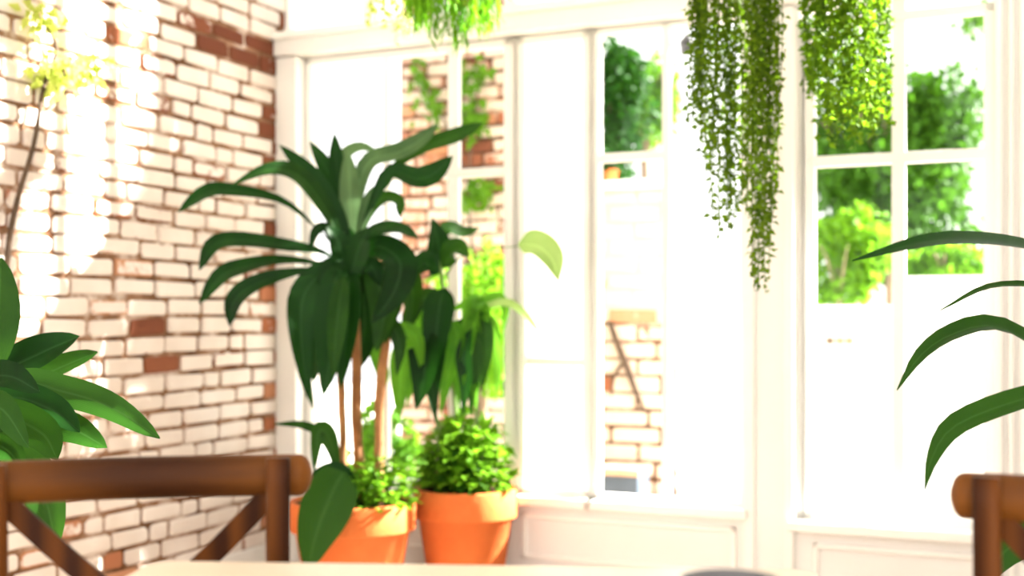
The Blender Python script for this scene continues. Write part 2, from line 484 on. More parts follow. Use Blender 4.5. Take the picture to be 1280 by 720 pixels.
window('window_4', S(997.5), S(1243), Z_SILL - .03, Z_HEAD - .045, [(S(1000), S(1019))], [(S(1115), S(1132), Z_SILL, Z_HEAD)],
       [(S(1010), S(1240), Z_MUN - .03, .04)], .035)
# clerestory lights above the header
window('window_5', .0, S(640), Z_HB + .02, 3.62, [(S(455), S(470)), (S(545), S(556))], [], [], .03, False)
window('window_6', S(640), S(933), Z_HB + .02, 3.62, [(S(735), S(748)), (S(835), S(848))], [], [], .03, False)
window('window_7', S(933), 5.0, Z_HB + .02, 3.62, [(S(1115), S(1132)), (S(1250), S(1270))], [], [], .03, False)

# unseen low wall added behind the viewer to cut low light on the chairs
bm = bmesh.new(); fbox(bm, W, (-3.3, -1.32, 0), (5.6, -1.2, 1.0)); struct(link('wall_front_added', bm, 'wallwhite', smooth=False))
# right wall, outside the view: closes the room towards the sun
bm = bmesh.new(); fbox(bm, BW, (4.9, -4.2, 0), (5.0, 0, H_CEIL)); struct(link('wall_right', bm, 'wallwhite', smooth=False))
# roof tie beams that carry the hanging baskets
bm = bmesh.new()
fbox(bm, BW, (0.02, -.86, 2.84), (4.88, -.78, 2.92), .006)
fbox(bm, BW, (0.02, -1.50, 2.84), (4.88, -1.42, 2.92), .006)
struct(link('trim_4', bm, 'white', smooth=False))
bm = bmesh.new(); fbox(bm, LW, (.1, .012, .0), (4.6, .03, .09), .004); struct(link('baseboard_left', bm, 'white', smooth=False))

# ------------------------------------------------------------------ outdoors
bm = bmesh.new(); fbox(bm, BW, (-8, .10, -.12), (14, 16, -.02)); 
g = struct(link('courtyard_ground', bm, 'gravel', smooth=False))
def OF(n0):
    return lambda u, d, z: BW(u, n0 - d, z)
def u_at(px, n0):      # s coordinate where the view ray meets the plane n = n0
    r = (px - 640) / F
    return (r * (CY + n0 * CA) - CX - n0 * SA) / (CA + r * SA)
def z_at(px, py, n0):
    return CAMZ + (HOR - py) / F * (CY - u_at(px, n0) * SA + n0 * CA)
def bare_out(u, z, r):
    b = r.uniform(-.02, .22)
    return (r.uniform(.3, .8) if r.random() < .12 and z < 1.1 else b), r.uniform(.4, 1), 0
def bare_tall(u, z, r):
    b = r.uniform(.05, .3)
    if u < u_at(556, NB): return r.uniform(.2, .7), r.uniform(.55, 1), 0
    return (r.uniform(.4, .9) if r.random() < .3 else b), r.uniform(.2, .9), 0
NB = 2.0
o = brick_wall('courtyard_wall', 'brick_out', OF(NB), u_at(736, NB), u_at(838, NB), -.02, z_at(760, 238, NB), .097, .30, bare_out, seed=5, joint=.018, beds=[(-.02, z_at(785, 402, NB), 1), (z_at(785, 402, NB), z_at(760, 238, NB), .22)])  # upper mortar paled: overexposure painted into the wall colour
struct(o)
bm = bmesh.new(); fbox(bm, BW, (u_at(640, NB), NB, -.02), (u_at(736, NB) - .005, NB + .12, 3.0), .004)
struct(link('courtyard_white_wall', bm, 'render', smooth=False))
o = brick_wall('courtyard_pier', 'brick_out', OF(NB - .05), u_at(506, NB), u_at(640, NB) - .005, -.02, 3.2, .08, .22, bare_tall, seed=9)
struct(o)
bm = bmesh.new(); fbox(bm, BW, (u_at(736, NB), NB - .05, z_at(760, 238, NB)), (u_at(838, NB), NB + .17, z_at(760, 238, NB) + .05), .008)
struct(link('courtyard_coping', bm, 'render', smooth=False))
NG = 3.2
bm = bmesh.new(); um = u_at(1123, NG); zg0 = z_at(1070, 392, NG); zg1 = z_at(1180, 356, NG)
fbox(bm, BW, (u_at(850, NB) + .01, NG, -.02), (um, NG + .2, zg0)); fbox(bm, BW, (um, NG - .01, -.02), (9, NG + .21, zg1))
fbox(bm, BW, (u_at(850, NB) + .0, NG - .04, zg0), (um, NG + .24, zg0 + .05), .01); fbox(bm, BW, (um - .02, NG - .04, zg1), (9, NG + .24, zg1 + .05), .01)
struct(link('garden_wall', bm, 'render', smooth=False))

def crown(bm, c, rad, n, L, seed, lumps=14):
    r = random.Random(seed); c = Vector(c)
    cs = []
    for i in range(lumps):
        v = rvec(r).normalized() * r.uniform(.35, .85)
        cs.append((Vector((v.x * rad[0], v.y * rad[1], v.z * rad[2])), r.uniform(.22, .42)))
    for i in range(n):
        o_, k = r.choice(cs)
        d = rvec(r).normalized() * (r.random() ** .4) * k
        p = c + o_ + Vector((d.x * rad[0], d.y * rad[1], d.z * rad[2])) * 1.4
        dirn = (rvec(r) + Vector((0, 0, -.4)))
        leaflet(bm, p, dirn, rvec(r), L * r.uniform(.6, 1.2), L * r.uniform(.45, .7))
def tree(name, label, px, py, Y, rx, rz, mat, n, L, seed, ry=None, group=None, cat='tree', trunk_r=.06, lumps=14):
    c = P(px, py, Y)
    t = thing(name, (c.x, c.y, -.02), label, cat, group)
    loc = Vector((0, 0, c.z + .02))
    bm = bmesh.new(); crown(bm, loc, (rx, ry or rx, rz), n, L, seed, lumps); link('crown', bm, mat, t, False)
    bm = bmesh.new(); r = random.Random(seed)
    tube(bm, [(0, 0, 0), (.02, .01, loc.z * .5), (-.02, 0, loc.z)], [trunk_r, trunk_r * .8, trunk_r * .5], 10, 10)
    for k in range(5):
        a = r.random() * 6.28
        tube(bm, [(-.01, 0, loc.z * .8), (math.cos(a) * rx * .4, math.sin(a) * rx * .4, loc.z + rz * .1), (math.cos(a) * rx * .7, math.sin(a) * rx * .7, loc.z + rz * .4)],
             [trunk_r * .5, trunk_r * .3, trunk_r * .12], 6, 7)
    link('trunk', bm, 'bark', t)
    return t
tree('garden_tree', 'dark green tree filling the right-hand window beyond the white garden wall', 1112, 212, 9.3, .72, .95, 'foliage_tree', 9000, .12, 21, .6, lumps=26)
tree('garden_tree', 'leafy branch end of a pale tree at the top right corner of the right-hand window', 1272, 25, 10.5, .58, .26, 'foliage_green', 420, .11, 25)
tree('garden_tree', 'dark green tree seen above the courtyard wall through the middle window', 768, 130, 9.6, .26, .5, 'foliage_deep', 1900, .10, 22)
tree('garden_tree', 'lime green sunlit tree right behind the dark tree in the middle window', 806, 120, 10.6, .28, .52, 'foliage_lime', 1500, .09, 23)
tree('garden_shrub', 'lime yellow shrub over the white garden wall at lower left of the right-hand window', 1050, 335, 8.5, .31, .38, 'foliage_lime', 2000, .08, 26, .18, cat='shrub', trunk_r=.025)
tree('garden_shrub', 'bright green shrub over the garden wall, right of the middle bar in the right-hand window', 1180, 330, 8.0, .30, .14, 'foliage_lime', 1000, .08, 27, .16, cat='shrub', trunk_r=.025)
def OBp(px, py): return BW(u_at(px, NB - .1), NB - .1, z_at(px, py, NB - .1))
bI = BW(u_at(590, NB - .1), NB - .1, -.02)
tI = thing('garden_climber', bI, 'leafy climber on the brick pier seen through the left window', 'climber')
bm = bmesh.new()
tube(bm, [v - bI for v in (bI + Vector((0, 0, .0)), OBp(600, 420), OBp(586, 260), OBp(592, 150), OBp(606, 70))], [.012, .01, .009, .007, .003], 6, 20)
tube(bm, [v - bI for v in (OBp(588, 230), OBp(560, 160), OBp(535, 110), OBp(522, 60))], [.007, .006, .005, .003], 6, 14)
link('stem', bm, 'stem_brown', tI)
bm = bmesh.new(); r = random.Random(91)
for cx, cy, rx, ry, n in ((592, 148, 14, 22, 60), (600, 90, 14, 18, 26), (585, 110, 10, 20, 26), (530, 100, 16, 30, 34), (545, 140, 12, 20, 18), (595, 250, 18, 24, 40), (612, 235, 10, 12, 20)):
    for k in range(n):
        p = OBp(cx + r.gauss(0, .55) * rx, cy + r.gauss(0, .55) * ry) - bI + BW(0, -r.random() * .08, 0) - BW(0, 0, 0)
        leaflet(bm, p, rvec(r) + Vector((0, 0, -.5)), Vector((-.4, -.9, .3)) + rvec(r) * .5, .075 * r.uniform(.6, 1.2), .06 * r.uniform(.6, 1.1))
o = link('foliage', bm, 'foliage_lime', tI, False); o['kind'] = 'stuff'
tree('garden_shrub', 'low green bush outside the glass behind the right terracotta pot', 600, 400, 6.3, .26, .45, 'foliage_lime', 1500, .08, 30, .2, cat='shrub', trunk_r=.025)
# two unseen trees added right of the view to shade the brick wall
for (ss, zc, rx_, rz_, nl, sd, lab) in ((5.24, 5.3, .54, 2.0, 5600, 88, 'added tall narrow tree out of view to the right, shading the corner of the room'),
                                  (6.95, 5.4, .42, .42, 1100, 89, 'added small round-headed tree out of view, farthest right, shading the lower brick wall')):
    c = BW(ss, 3.7, 0)
    t = thing('garden_tree', (c.x, c.y, -.02), lab, 'tree')
    bm = bmesh.new(); crown(bm, (0, 0, zc), (rx_, rx_, rz_), nl, .17, sd, 26); link('crown', bm, 'foliage_tree', t, False)
    bm = bmesh.new(); tube(bm, [(0, 0, 0), (.03, .02, 2), (0, 0, 4.2), (.03, 0, zc + rz_ * .5)], [.11, .09, .07, .02], 12, 14); link('trunk', bm, 'bark', t)
# small brown vent in the white garden wall
c = BW(u_at(1050, NG - .01), NG - .005, z_at(1050, 426, NG))
t = thing('wall_vent', c, 'small brown vent low in the white garden wall in the right-hand window', 'vent', rz=math.atan2(-SA, CA))
for k in range(3):
    bm = bmesh.new(); fbox(bm, W, (-.085 + k * .06, -.02, -.022), (-.04 + k * .06, .004, .022), .004); link('grille', bm, 'tanclay' if k else 'bark', t, False)
tree('garden_shrub', 'pale low bush outside the glass behind the brown canes of the left pot', 478, 560, 6.3, .22, .28, 'foliage_lime', 500, .08, 33, .16, cat='shrub', trunk_r=.02)
# potted plant on top of the courtyard wall
pz = z_at(760, 238, NB) + .05
c = BW(u_at(762, NB + .06), NB + .06, pz)
t = thing('wall_planter', c, 'small dark plant standing on top of the courtyard wall in the middle window', 'plant')
bm = bmesh.new(); lathe(bm, [(.0, 0), (.04, 0), (.052, .06), (.056, .06), (.056, .075), (.046, .075), (.044, .05), (0, .05)], 20, close=False); link('pot', bm, 'terracotta', t)
bm = bmesh.new(); crown(bm, (0, 0, .13), (.08, .08, .08), 180, .05, 31, 8); link('foliage', bm, 'foliage_deep', t, False)
t['label'] = 'small dark plant standing on top of the courtyard wall in the middle window'
# bare stem on the courtyard wall
bm = bmesh.new()
nb = NB - .040
def OB(px, py, n0=nb): return BW(u_at(px, n0), n0, z_at(px, py, n0))
tube(bm, [OB(762, 402), OB(772, 430), OB(782, 455), OB(795, 490), OB(806, 516)], [.015, .018, .019, .015, .008], 7, 16)
tube(bm, [OB(780, 452), OB(768, 470), OB(764, 495)], [.011, .010, .006], 6, 8)
tag(link('bare_vine', bm, 'stem_brown'), 'bare forked brown vine stem running down the pale courtyard wall in the middle window', 'vine')
# blue grey trough with clay coloured lid at the foot of the courtyard wall
a = OB(744, 600, NB - .5); 
t = thing('planter_trough', BW(u_at(778, NB - .35), NB - .35, -.02), 'blue-grey trough with clay-coloured rim at the foot of the courtyard wall', 'planter', rz=math.atan2(-SA, CA))
bm = bmesh.new(); zt = z_at(778, 592, NB - .35) + .02
fbox(bm, W, (-.15, -.1, 0), (.12, .1, zt), .01); link('body', bm, 'bluegrey', t, False)
bm = bmesh.new(); fbox(bm, W, (-.16, -.115, zt), (.13, .115, zt + .035), .008); link('rim', bm, 'tanclay', t, False)
# small dark lantern outside, on the middle window's post
c = BW(S(853), .05, zw(853, 52))
t = thing('outdoor_lantern', c, 'small dark grey lantern fixed outside near the top of the middle window', 'lantern')
bm = bmesh.new(); lathe(bm, [(0, -.03), (.022, -.03), (.028, .02), (.02, .03), (.006, .045), (0, .045)], 16, (.01, .045, 0), False); link('lamp_body', bm, 'darkmetal', t)
bm = bmesh.new(); tube(bm, [(.0, .0, .02), (.005, .02, .04), (.01, .045, .045)], .006, 8, 8); link('bracket', bm, 'darkmetal', t)

# ------------------------------------------------------------------ furniture
def make_chair(label, group=None):
    """cross-back chair; origin on the floor between its back posts, seat toward +y"""
    t = thing('cross_back_chair', (0, 0, 0), label, 'chair', group)
    hw, zr = .185, .85
    # top rail: thick, gently bowed, rounded ends
    bm = bmesh.new()
    pts = []; rad = []
    L = .233
    for i in range(61):
        k = math.sin(math.pi * (i / 60 - .5)) * .5 + (-1 + 2 * i / 60) * .5
        pts.append(Vector((k * L, .012 - .03 * k * k + .02, zr)))
        e = max(0, (abs(k) - .93) / .07)
        rad.append(.0295 * math.sqrt(max(.06, 1 - e * e * .94)))
    tube(bm, pts, rad, 20)
    for v in bm.verts: v.co.y = .02 + (v.co.y - .02) * .8
    link('top_rail', bm, 'wood', t)
    for s in (-1, 1):
        bm = bmesh.new()       # rear leg and back post in one steam-bent piece
        x = s * hw
        prof = [(0, -.10), (.22, -.045), (.46, -.005), (.68, -.008), (.878, -.02)]
        rr = [(.016, .016), (.018, .018), (.019, .019), (.017, .015), (.0165, .012)]
        pp = catmull([(x, y, z) for z, y in prof], 22)
        rings = []
        for i, p in enumerate(pp):
            f = i / 21 * 4; k = min(int(f), 3); f -= k
            wx = rr[k][0] * (1 - f) + rr[k + 1][0] * f; wy = rr[k][1] * (1 - f) + rr[k + 1][1] * f
            rings.append([bm.verts.new(p + Vector((math.copysign(abs(math.cos(a)) ** .7, math.cos(a)) * wx, math.copysign(abs(math.sin(a)) ** .7, math.sin(a)) * wy, 0)))
                          for a in (2 * math.pi * j / 14 for j in range(14))])
        for a, b in zip(rings, rings[1:]):
            for j in range(14): bm.faces.new((a[j], a[(j + 1) % 14], b[(j + 1) % 14], b[j]))
        bm.faces.new(rings[0][::-1]); bm.faces.new(rings[-1])
        link('back_post', bm, 'wood_z', t)
        bm = bmesh.new(); tube(bm, [(s * .175, .36, 0), (s * .172, .355, .25), (s * .168, .345, .44)], [.013, .017, .019], 12, 10)
        link('leg', bm, 'wood_z', t)
        bm = bmesh.new(); tube(bm, [(x, .0 - .03, .2), (s * .174, .355, .2)], .01, 8); link('stretcher', bm, 'wood', t)
        bm = bmesh.new()       # crossing slat: flat strip
        pts = catmull([(s * (hw - .008), .01, .825), (s * .09, .022, .735), (0, .028 + s * .006, .655), (-s * .1, .022, .56), (-s * (hw - .01), .005, .475)], 24)
        rg = []
        for i, p in enumerate(pts):
            tg = (pts[min(i + 1, 23)] - pts[max(i - 1, 0)]).normalized()
            yv = Vector((0, 1, 0)); sv = tg.cross(yv).normalized()
            rg.append([bm.verts.new(p + sv * a * .0145 + yv * b * .005) for a, b in ((-1, -1), (1, -1), (1, 1), (-1, 1))])
        for a, b in zip(rg, rg[1:]):
            for j in range(4): bm.faces.new((a[j], a[(j + 1) % 4], b[(j + 1) % 4], b[j]))
        bm.faces.new(rg[0][::-1]); bm.faces.new(rg[-1])
        bmesh.ops.recalc_face_normals(bm, faces=bm.faces)
        link('cross_slat', bm, 'wood_z', t, False)
    bm = bmesh.new(); tube(bm, [(-.174, .355, .28), (.174, .355, .28)], .01, 8); link('stretcher', bm, 'wood', t)
    # seat ring with woven panel
    bm = bmesh.new()
    def outline(k, z):
        o = []
        for j in range(40):
            a = 2 * math.pi * j / 40
            x = math.copysign(abs(math.cos(a)) ** .6, math.cos(a)) * (.205 + .012 * math.sin(a)) * k
            y = .175 + math.copysign(abs(math.sin(a)) ** .6, math.sin(a)) * .2 * k
            o.append(bm.verts.new((x, y, z)))
        return o
    lay = [outline(.8, .435), outline(.97, .435), outline(1, .447), outline(1, .462), outline(.96, .47), outline(.8, .47)]
    for a, b in zip(lay, lay[1:] + lay[:1]):
        for j in range(40): bm.faces.new((a[j], a[(j + 1) % 40], b[(j + 1) % 40], b[j]))
    seat = link('seat', bm, 'wood', t)
    bm = bmesh.new(); a = outline(.81, .467); b = outline(.81, .45); c_ = outline(.4, .459)
    for j in range(40):
        bm.faces.new((a[j], a[(j + 1) % 40], c_[(j + 1) % 40], c_[j])); bm.faces.new((a[(j + 1) % 40], a[j], b[j], b[(j + 1) % 40]))
    bm.faces.new(c_); bm.faces.new(b[::-1])
    link('woven_panel', bm, 'cane_seat', seat)
    return t
def copy_tree(o, parent=None):
    c = o.copy(); COL.objects.link(c)
    if parent: c.parent = parent
    for ch in list(o.children): copy_tree(ch, c)
    return c
chair = make_chair('brown cross-back wooden chair at left of the table, in front of the brick wall', 'cross-back chairs at the table')
pL = Vector(((5 - 640) / F * 1.662, 1.662, 0)); pR = Vector(((338 - 640) / F * 1.742, 1.742, 0))
def place_chair(o, a, b):
    m = (a + b) / 2; d = (b - a)
    o.location = (m.x, m.y, 0); o.rotation_euler = (0, 0, math.atan2(d.y, d.x))
place_chair(chair, pL, pR)
c2 = copy_tree(chair)
c2['label'] = 'brown cross-back wooden chair at right edge, in front of the right-hand window'
a = Vector(((1237 - 640) / F * 1.53, 1.53, 0)); b = a + Vector((.37 * math.cos(-.56), .37 * math.sin(-.56), 0))
place_chair(c2, a, b)

# table
e0 = Vector(((192 - 640) / F * 1.655, 1.655)); e1 = Vector(((1018 - 640) / F * 1.595, 1.595))
d = (e1 - e0); tw = d.length; ang = math.atan2(d.y, d.x)
t = thing('dining_table', (e0.x, e0.y, 0), 'pale wooden table whose far edge crosses the bottom of the picture', 'table', rz=ang)
def rrect(bm, x0, y0, x1, y1, r, z):
    o = []
    for cx, cy, a0 in ((x1 - r, y1 - r, 0), (x0 + r, y1 - r, 90), (x0 + r, y0 + r, 180), (x1 - r, y0 + r, 270)):
        for k in range(8):
            a = math.radians(a0 + 90 * k / 7); o.append(bm.verts.new((cx + r * math.cos(a), cy + r * math.sin(a), z)))
    return o
bm = bmesh.new()
lay = []
for ins, z in ((.006, .722), (0, .727), (0, .745), (.003, .749), (.006, .75)):
    lay.append(rrect(bm, ins, -tw + ins, tw - ins, -ins, .035, z))
for a, b in zip(lay, lay[1:]):
    for j in range(len(a)): bm.faces.new((a[j], a[(j + 1) % len(a)], b[(j + 1) % len(a)], b[j]))
bm.faces.new(lay[0][::-1]); bm.faces.new(lay[-1])
link('table_top', bm, 'tablewood', t, False)
bm = bmesh.new()
for a, b in (((.09, -.11, .64), (tw - .09, -.09, .722)), ((.09, -tw + .09, .64), (tw - .09, -tw + .11, .722)), ((.09, -tw + .11, .64), (.11, -.11, .722)), ((tw - .11, -tw + .11, .64), (tw - .09, -.11, .722))):
    fbox(bm, W, a, b, .002)
link('apron', bm, 'tablewood', t, False)
for x in (.11, tw - .11):
    for y in (-.11, -tw + .11):
        bm = bmesh.new(); fbox(bm, W, (x - .025, y - .025, 0), (x + .025, y + .025, .721), .004); link('leg', bm, 'tablewood', t, False)
# bowl
t = thing('grey_bowl', (((912 - 640) / F) * 1.27, 1.266, .75), 'small dark grey bowl standing on the table', 'bowl')
bm = bmesh.new(); lathe(bm, [(0, 0), (.024, 0), (.026, .006), (.044, .03), (.051, .054), (.0515, .056), (.049, .056), (.041, .032), (.022, .012), (0, .010)], 40, close=False)
link('bowl_shell', bm, 'bowl', t)

# ------------------------------------------------------------------ potted plants
def pot(t, R, Hh, mat='terracotta'):
    bm = bmesh.new()
    rb = R * .70
    lathe(bm, [(0, 0), (rb * .97, 0), (rb, .008), (R * .90, Hh * .71), (R * .99, Hh * .72), (R * 1.0, Hh * .74), (R, Hh * .985), (R * .985, Hh), (R * .9, Hh), (R * .885, Hh * .985), (R * .86, Hh * .8), (0, Hh * .8)], 56, close=False)
    p = link('pot', bm, mat, t)
    bm = bmesh.new()
    r = random.Random(int(R * 1e4))
    seg = 40; rings = []
    for k in range(7):
        rr = R * .875 * k / 6
        rings.append([bm.verts.new((rr * math.cos(6.2832 * j / seg), rr * math.sin(6.2832 * j / seg), Hh * .965 + r.uniform(-.006, .012))) for j in range(seg)] if k else [bm.verts.new((0, 0, Hh * .97))])
    for j in range(seg): bm.faces.new((rings[0][0], rings[1][j], rings[1][(j + 1) % seg]))
    for a, b in zip(rings[1:], rings[2:]):
        for j in range(seg): bm.faces.new((a[j], b[j], b[(j + 1) % seg], a[(j + 1) % seg]))
    link('soil', bm, 'soil', t)
    return p

def px_leaf(t, org, spec, Y, i, mat, tip=.8, pw=.9):
    """spec: list of (px,py), width in px, depth offset at base and tip (m)"""
    pts, w, d0, d1 = spec[:4]
    k = len(pts); Yb = Y
    wp = []
    for j, (x, y) in enumerate(pts):
        f = j / (k - 1)
        wp.append(P(x, y, Yb + d0 + (d1 - d0) * f) - org)
    r = random.Random(i * 31 + 5)
    hint = spec[5] if len(spec) > 5 else (r.uniform(-.25, .25), -.85, .45)
    bm = bmesh.new()
    add_leaf(bm, wp, w * (Yb + d1) / F, hint, fold=r.uniform(.18, .4), wavy=.035, n=18, tip=spec[6] if len(spec) > 6 else tip, seed=i, pw=pw)
    return link('leaf', bm, spec[4] if len(spec) > 4 and spec[4] else mat, t)

# --- tall corn plant in the left pot
YA = 4.72
cA = P(441, 400, YA); orgA = Vector((cA.x, cA.y, 0))
tA = thing('potted_corn_plant', orgA, 'tall dark green broad-leaved plant on brown canes in left terracotta pot', 'plant')
HA = .385; pot(tA, .242, HA)
def cane(t, org, pts, rad, mat='cane', nm='cane'):
    bm = bmesh.new(); tube(bm, [Vector(p) - org for p in pts], rad, 12, 24)
    r = random.Random(len(bm.verts))
    for v in bm.verts: v.co += Vector((r.uniform(-1, 1), r.uniform(-1, 1), 0)) * .0018
    return link(nm, bm, mat, t)
def base_at(px, dy, t_h): 
    v = P(px, 400, YA + dy); return (v.x, v.y, t_h)
cane(tA, orgA, [base_at(452, .04, HA * .93), P(446, 530, YA + .03), P(445, 430, YA + .02), P(438, 315, YA)], [.022, .02, .019, .017])
cane(tA, orgA, [base_at(474, -.05, HA * .93), P(474, 540, YA - .04), P(476, 475, YA - .03), P(484, 400, YA - .02), P(470, 320, YA - .02)], [.019, .018, .019, .016, .014])
cane(tA, orgA, [base_at(430, -.05, HA * .93), P(428, 520, YA - .03), P(424, 440, YA), P(420, 350, YA)], [.016, .015, .014, .012])
D = 'leaf_dark'; Mi = 'leaf_mid'; Pa = 'leaf_sunlit'; Li = 'leaf_lime'
up = (.2, -.8, .5)
A = [
 ([(432, 316), (422, 280), (392, 226), (349, 181)], 30, .0, -.05, D, up, 1.1),
 ([(434, 316), (424, 250), (406, 208), (387, 176)], 22, .05, .12, D, up, 1.2),
 ([(437, 314), (426, 250), (421, 208), (418, 166)], 22, .0, .1, D, up, 1.2),
 ([(428, 312), (412, 270), (376, 222), (337, 212), (288, 232)], 26, -.02, -.22, Mi, up, 1.0),
 ([(426, 318), (395, 285), (350, 250), (284, 238), (255, 242), (222, 266)], 22, .06, -.15, D, up, 2.2),
 ([(430, 330), (400, 314), (365, 308), (302, 300), (267, 306), (249, 338)], 25, -.02, -.2, D, up, 1.7),
 ([(428, 340), (390, 328), (345, 326), (306, 334), (276, 346), (249, 380)], 25, .02, .0, D, up, 1.9),
 ([(430, 345), (395, 338), (353, 344), (314, 358), (292, 378), (287, 408)], 25, -.05, -.15, D, up, 1.8),
 ([(428, 330), (410, 288), (395, 290), (387, 316)], 15, -.05, -.12),
 ([(440, 314), (438, 270), (437, 225), (434, 186)], 27, -.02, .04, 'leaf_backlit', (-.1, -.95, .2)),
 ([(446, 300), (448, 240), (462, 202), (500, 190), (530, 172), (548, 154)], 25, .02, .10, 'leaf_backlit', up, 1.1),
 ([(440, 300), (432, 240), (428, 200), (450, 184), (478, 194)], 16, .06, .16, 'leaf_backlit', up, 1.3),
 ([(447, 306), (466, 250), (490, 212), (530, 184), (570, 170), (605, 153)], 22, .06, .18, Mi, up, 2.4),
 ([(446, 308), (462, 262), (488, 216), (520, 224), (542, 218), (566, 195)], 31, -.03, -.08, D, (.15, -.9, .35), 1.8),
 ([(444, 312), (455, 270), (468, 242), (490, 226)], 18, -.05, -.02, 'leaf_backlit', up, 1.1),
 ([(444, 318), (456, 296), (478, 286), (502, 287), (522, 298)], 24, -.04, -.22, D, up, 1.3),
 ([(446, 312), (462, 268), (480, 248), (498, 252), (500, 272)], 18, .04, .12, Mi, up, 1.4),
 ([(452, 318), (474, 308), (500, 328), (492, 366), (464, 404)], 44, -.05, -.24, D, (.3, -.9, .2), 1.0),
 ([(470, 322), (492, 335), (494, 372), (482, 430)], 28, .02, -.1, Mi),
 ([(470, 318), (490, 325), (515, 360), (512, 410)], 34, .05, .05, Mi),
 ([(430, 335), (405, 340), (379, 372), (377, 430), (386, 500)], 38, -.04, -.16),
 ([(430, 338), (412, 348), (396, 395), (394, 440), (392, 478)], 34, .06, .1),
 ([(434, 338), (420, 348), (412, 400), (412, 450), (404, 496)], 40, -.08, -.26),
 ([(438, 338), (436, 360), (434, 410), (426, 486)], 36, -.05, -.2),
 ([(444, 334), (452, 350), (456, 400), (452, 436), (448, 462)], 36, .05, .1, D),
 ([(452, 330), (468, 345), (480, 380), (478, 410), (470, 440)], 36, -.06, -.1, Mi),
 ([(420, 352), (408, 372), (388, 400), (380, 452), (392, 512)], 26, .1, .2, Mi),
 ([(430, 345), (425, 370), (420, 420), (416, 470)], 26, -.14, -.3, Mi),
 ([(474, 400), (488, 404), (500, 430), (496, 470)], 20, -.03, -.05, Mi),
 ([(478, 420), (498, 412), (520, 422), (528, 466)], 20, .0, .06, Li),
 ([(482, 410), (470, 440), (478, 470), (472, 500)], 18, .1, .16, Li),
 ([(437, 350), (430, 325), (422, 300), (408, 282)], 30, -.06, -.1, D, up, .9),
 ([(437, 350), (444, 325), (452, 302), (462, 284)], 30, -.06, -.1, D, up, .9),
 ([(434, 346), (420, 336), (408, 340), (398, 356)], 30, -.08, -.12, D, up, .9),
 ([(440, 346), (456, 332), (468, 338), (474, 358)], 28, -.06, -.1, D, up, .9),
 ([(436, 352), (436, 330), (437, 305), (438, 285)], 30, -.02, -.03, D, up, .9),
 ([(436, 338), (440, 346), (444, 362), (442, 384)], 26, .05, .06, D, up, .9),
 # low ones at the pot
 ([(430, 590), (420, 606), (405, 640), (393, 675), (384, 716)], 66, -.235, -.36, Mi, (.25, -.9, .25), .8),
 ([(428, 600), (405, 548), (380, 532), (342, 530)], 13, -.1, -.16, Mi),
 ([(424, 600), (412, 548), (398, 540), (392, 590)], 22, -.14, -.2, Mi),
 ([(446, 610), (425, 590), (400, 596), (380, 608)], 26, -.14, -.22, D),
]
for i, s_ in enumerate(A): px_leaf(tA, orgA, s_, YA, i, D, .95, .75)
# --- plant in the right pot
YB = 4.93
cB = P(582, 400, YB); orgB = Vector((cB.x, cB.y, 0))
tB = thing('potted_leafy_plant', orgB, 'lime green bushy plant with long drooping leaves in right terracotta pot', 'plant')
HB = .405; pot(tB, .207, HB)
def bB(px, dy): v = P(px, 400, YB + dy); return (v.x, v.y, HB * .93)
cane(tB, orgB, [bB(575, 0), P(570, 520, YB), P(560, 420, YB), P(550, 330, YB), P(546, 290, YB)], [.010, .009, .008, .007, .004], 'petiole', 'stem')
cane(tB, orgB, [bB(595, -.03), P(596, 520, YB), P(592, 440, YB), P(590, 390, YB)], [.008, .007, .006, .003], 'petiole', 'stem')
cane(tB, orgB, [bB(555, -.03), P(545, 520, YB), P(528, 460, YB), P(520, 420, YB)], [.008, .007, .006, .003], 'petiole', 'stem')
cane(tB, orgB, [P(556, 345, YB), P(575, 322, YB - .02), P(610, 312, YB - .05), P(652, 307, YB - .08)], [.004, .003, .0025, .002], 'petiole', 'leaf_stalk')
BL = [
 ([(548, 335), (548, 305), (540, 272)], 32, 0, -.05, D),
 ([(550, 340), (532, 330), (517, 345)], 34, -.03, -.1, D),
 ([(552, 335), (570, 312), (586, 322)], 30, -.03, -.12, Mi),
 ([(648, 306), (672, 308), (690, 325), (698, 352)], 44, -.08, -.14, Pa, (.1, -.8, .6), .62),
 ([(556, 360), (550, 380), (545, 420), (540, 470)], 40, -.05, -.16, D),
 ([(590, 392), (604, 400), (608, 440), (602, 490)], 20, 0, -.05, Mi),
 ([(592, 384), (618, 372), (632, 384), (628, 420)], 14, 0, .05, Li),
 ([(592, 388), (630, 378), (655, 392), (676, 418)], 12, 0, -.1, Pa),
 ([(520, 425), (530, 432), (530, 470), (520, 512)], 42, -.1, -.2, D),
 ([(526, 430), (505, 440), (500, 480), (498, 530)], 30, -.1, -.16, Li),
 ([(560, 400), (572, 420), (560, 470), (550, 520)], 22, -.06, -.1, Li),
 ([(560, 410), (585, 420), (592, 470), (588, 520)], 26, -.02, -.1, Mi),
 ([(556, 400), (540, 420), (520, 460), (508, 510)], 24, -.08, -.15, Li),
 ([(590, 400), (575, 410), (565, 440), (562, 480)], 20, .0, .05, Mi),
 ([(592, 396), (612, 405), (622, 450), (620, 500)], 18, .0, .06, Li),
 ([(590, 410), (580, 440), (582, 480), (578, 520)], 20, -.08, -.12, D),
 ([(546, 300), (560, 285), (580, 290), (600, 285)], 20, .0, .1, Mi),
 ([(560, 420), (545, 440), (540, 480), (545, 530)], 26, -.1, -.12, D),
 ([(560, 390), (590, 378), (606, 384), (612, 420)], 14, .03, .08, Li),
 ([(560, 370), (530, 372), (512, 400), (505, 440)], 24, .02, .0, Mi),
]
for i, s_ in enumerate(BL): px_leaf(tB, orgB, s_, YB, 60 + i, Mi)
r9 = random.Random(5)
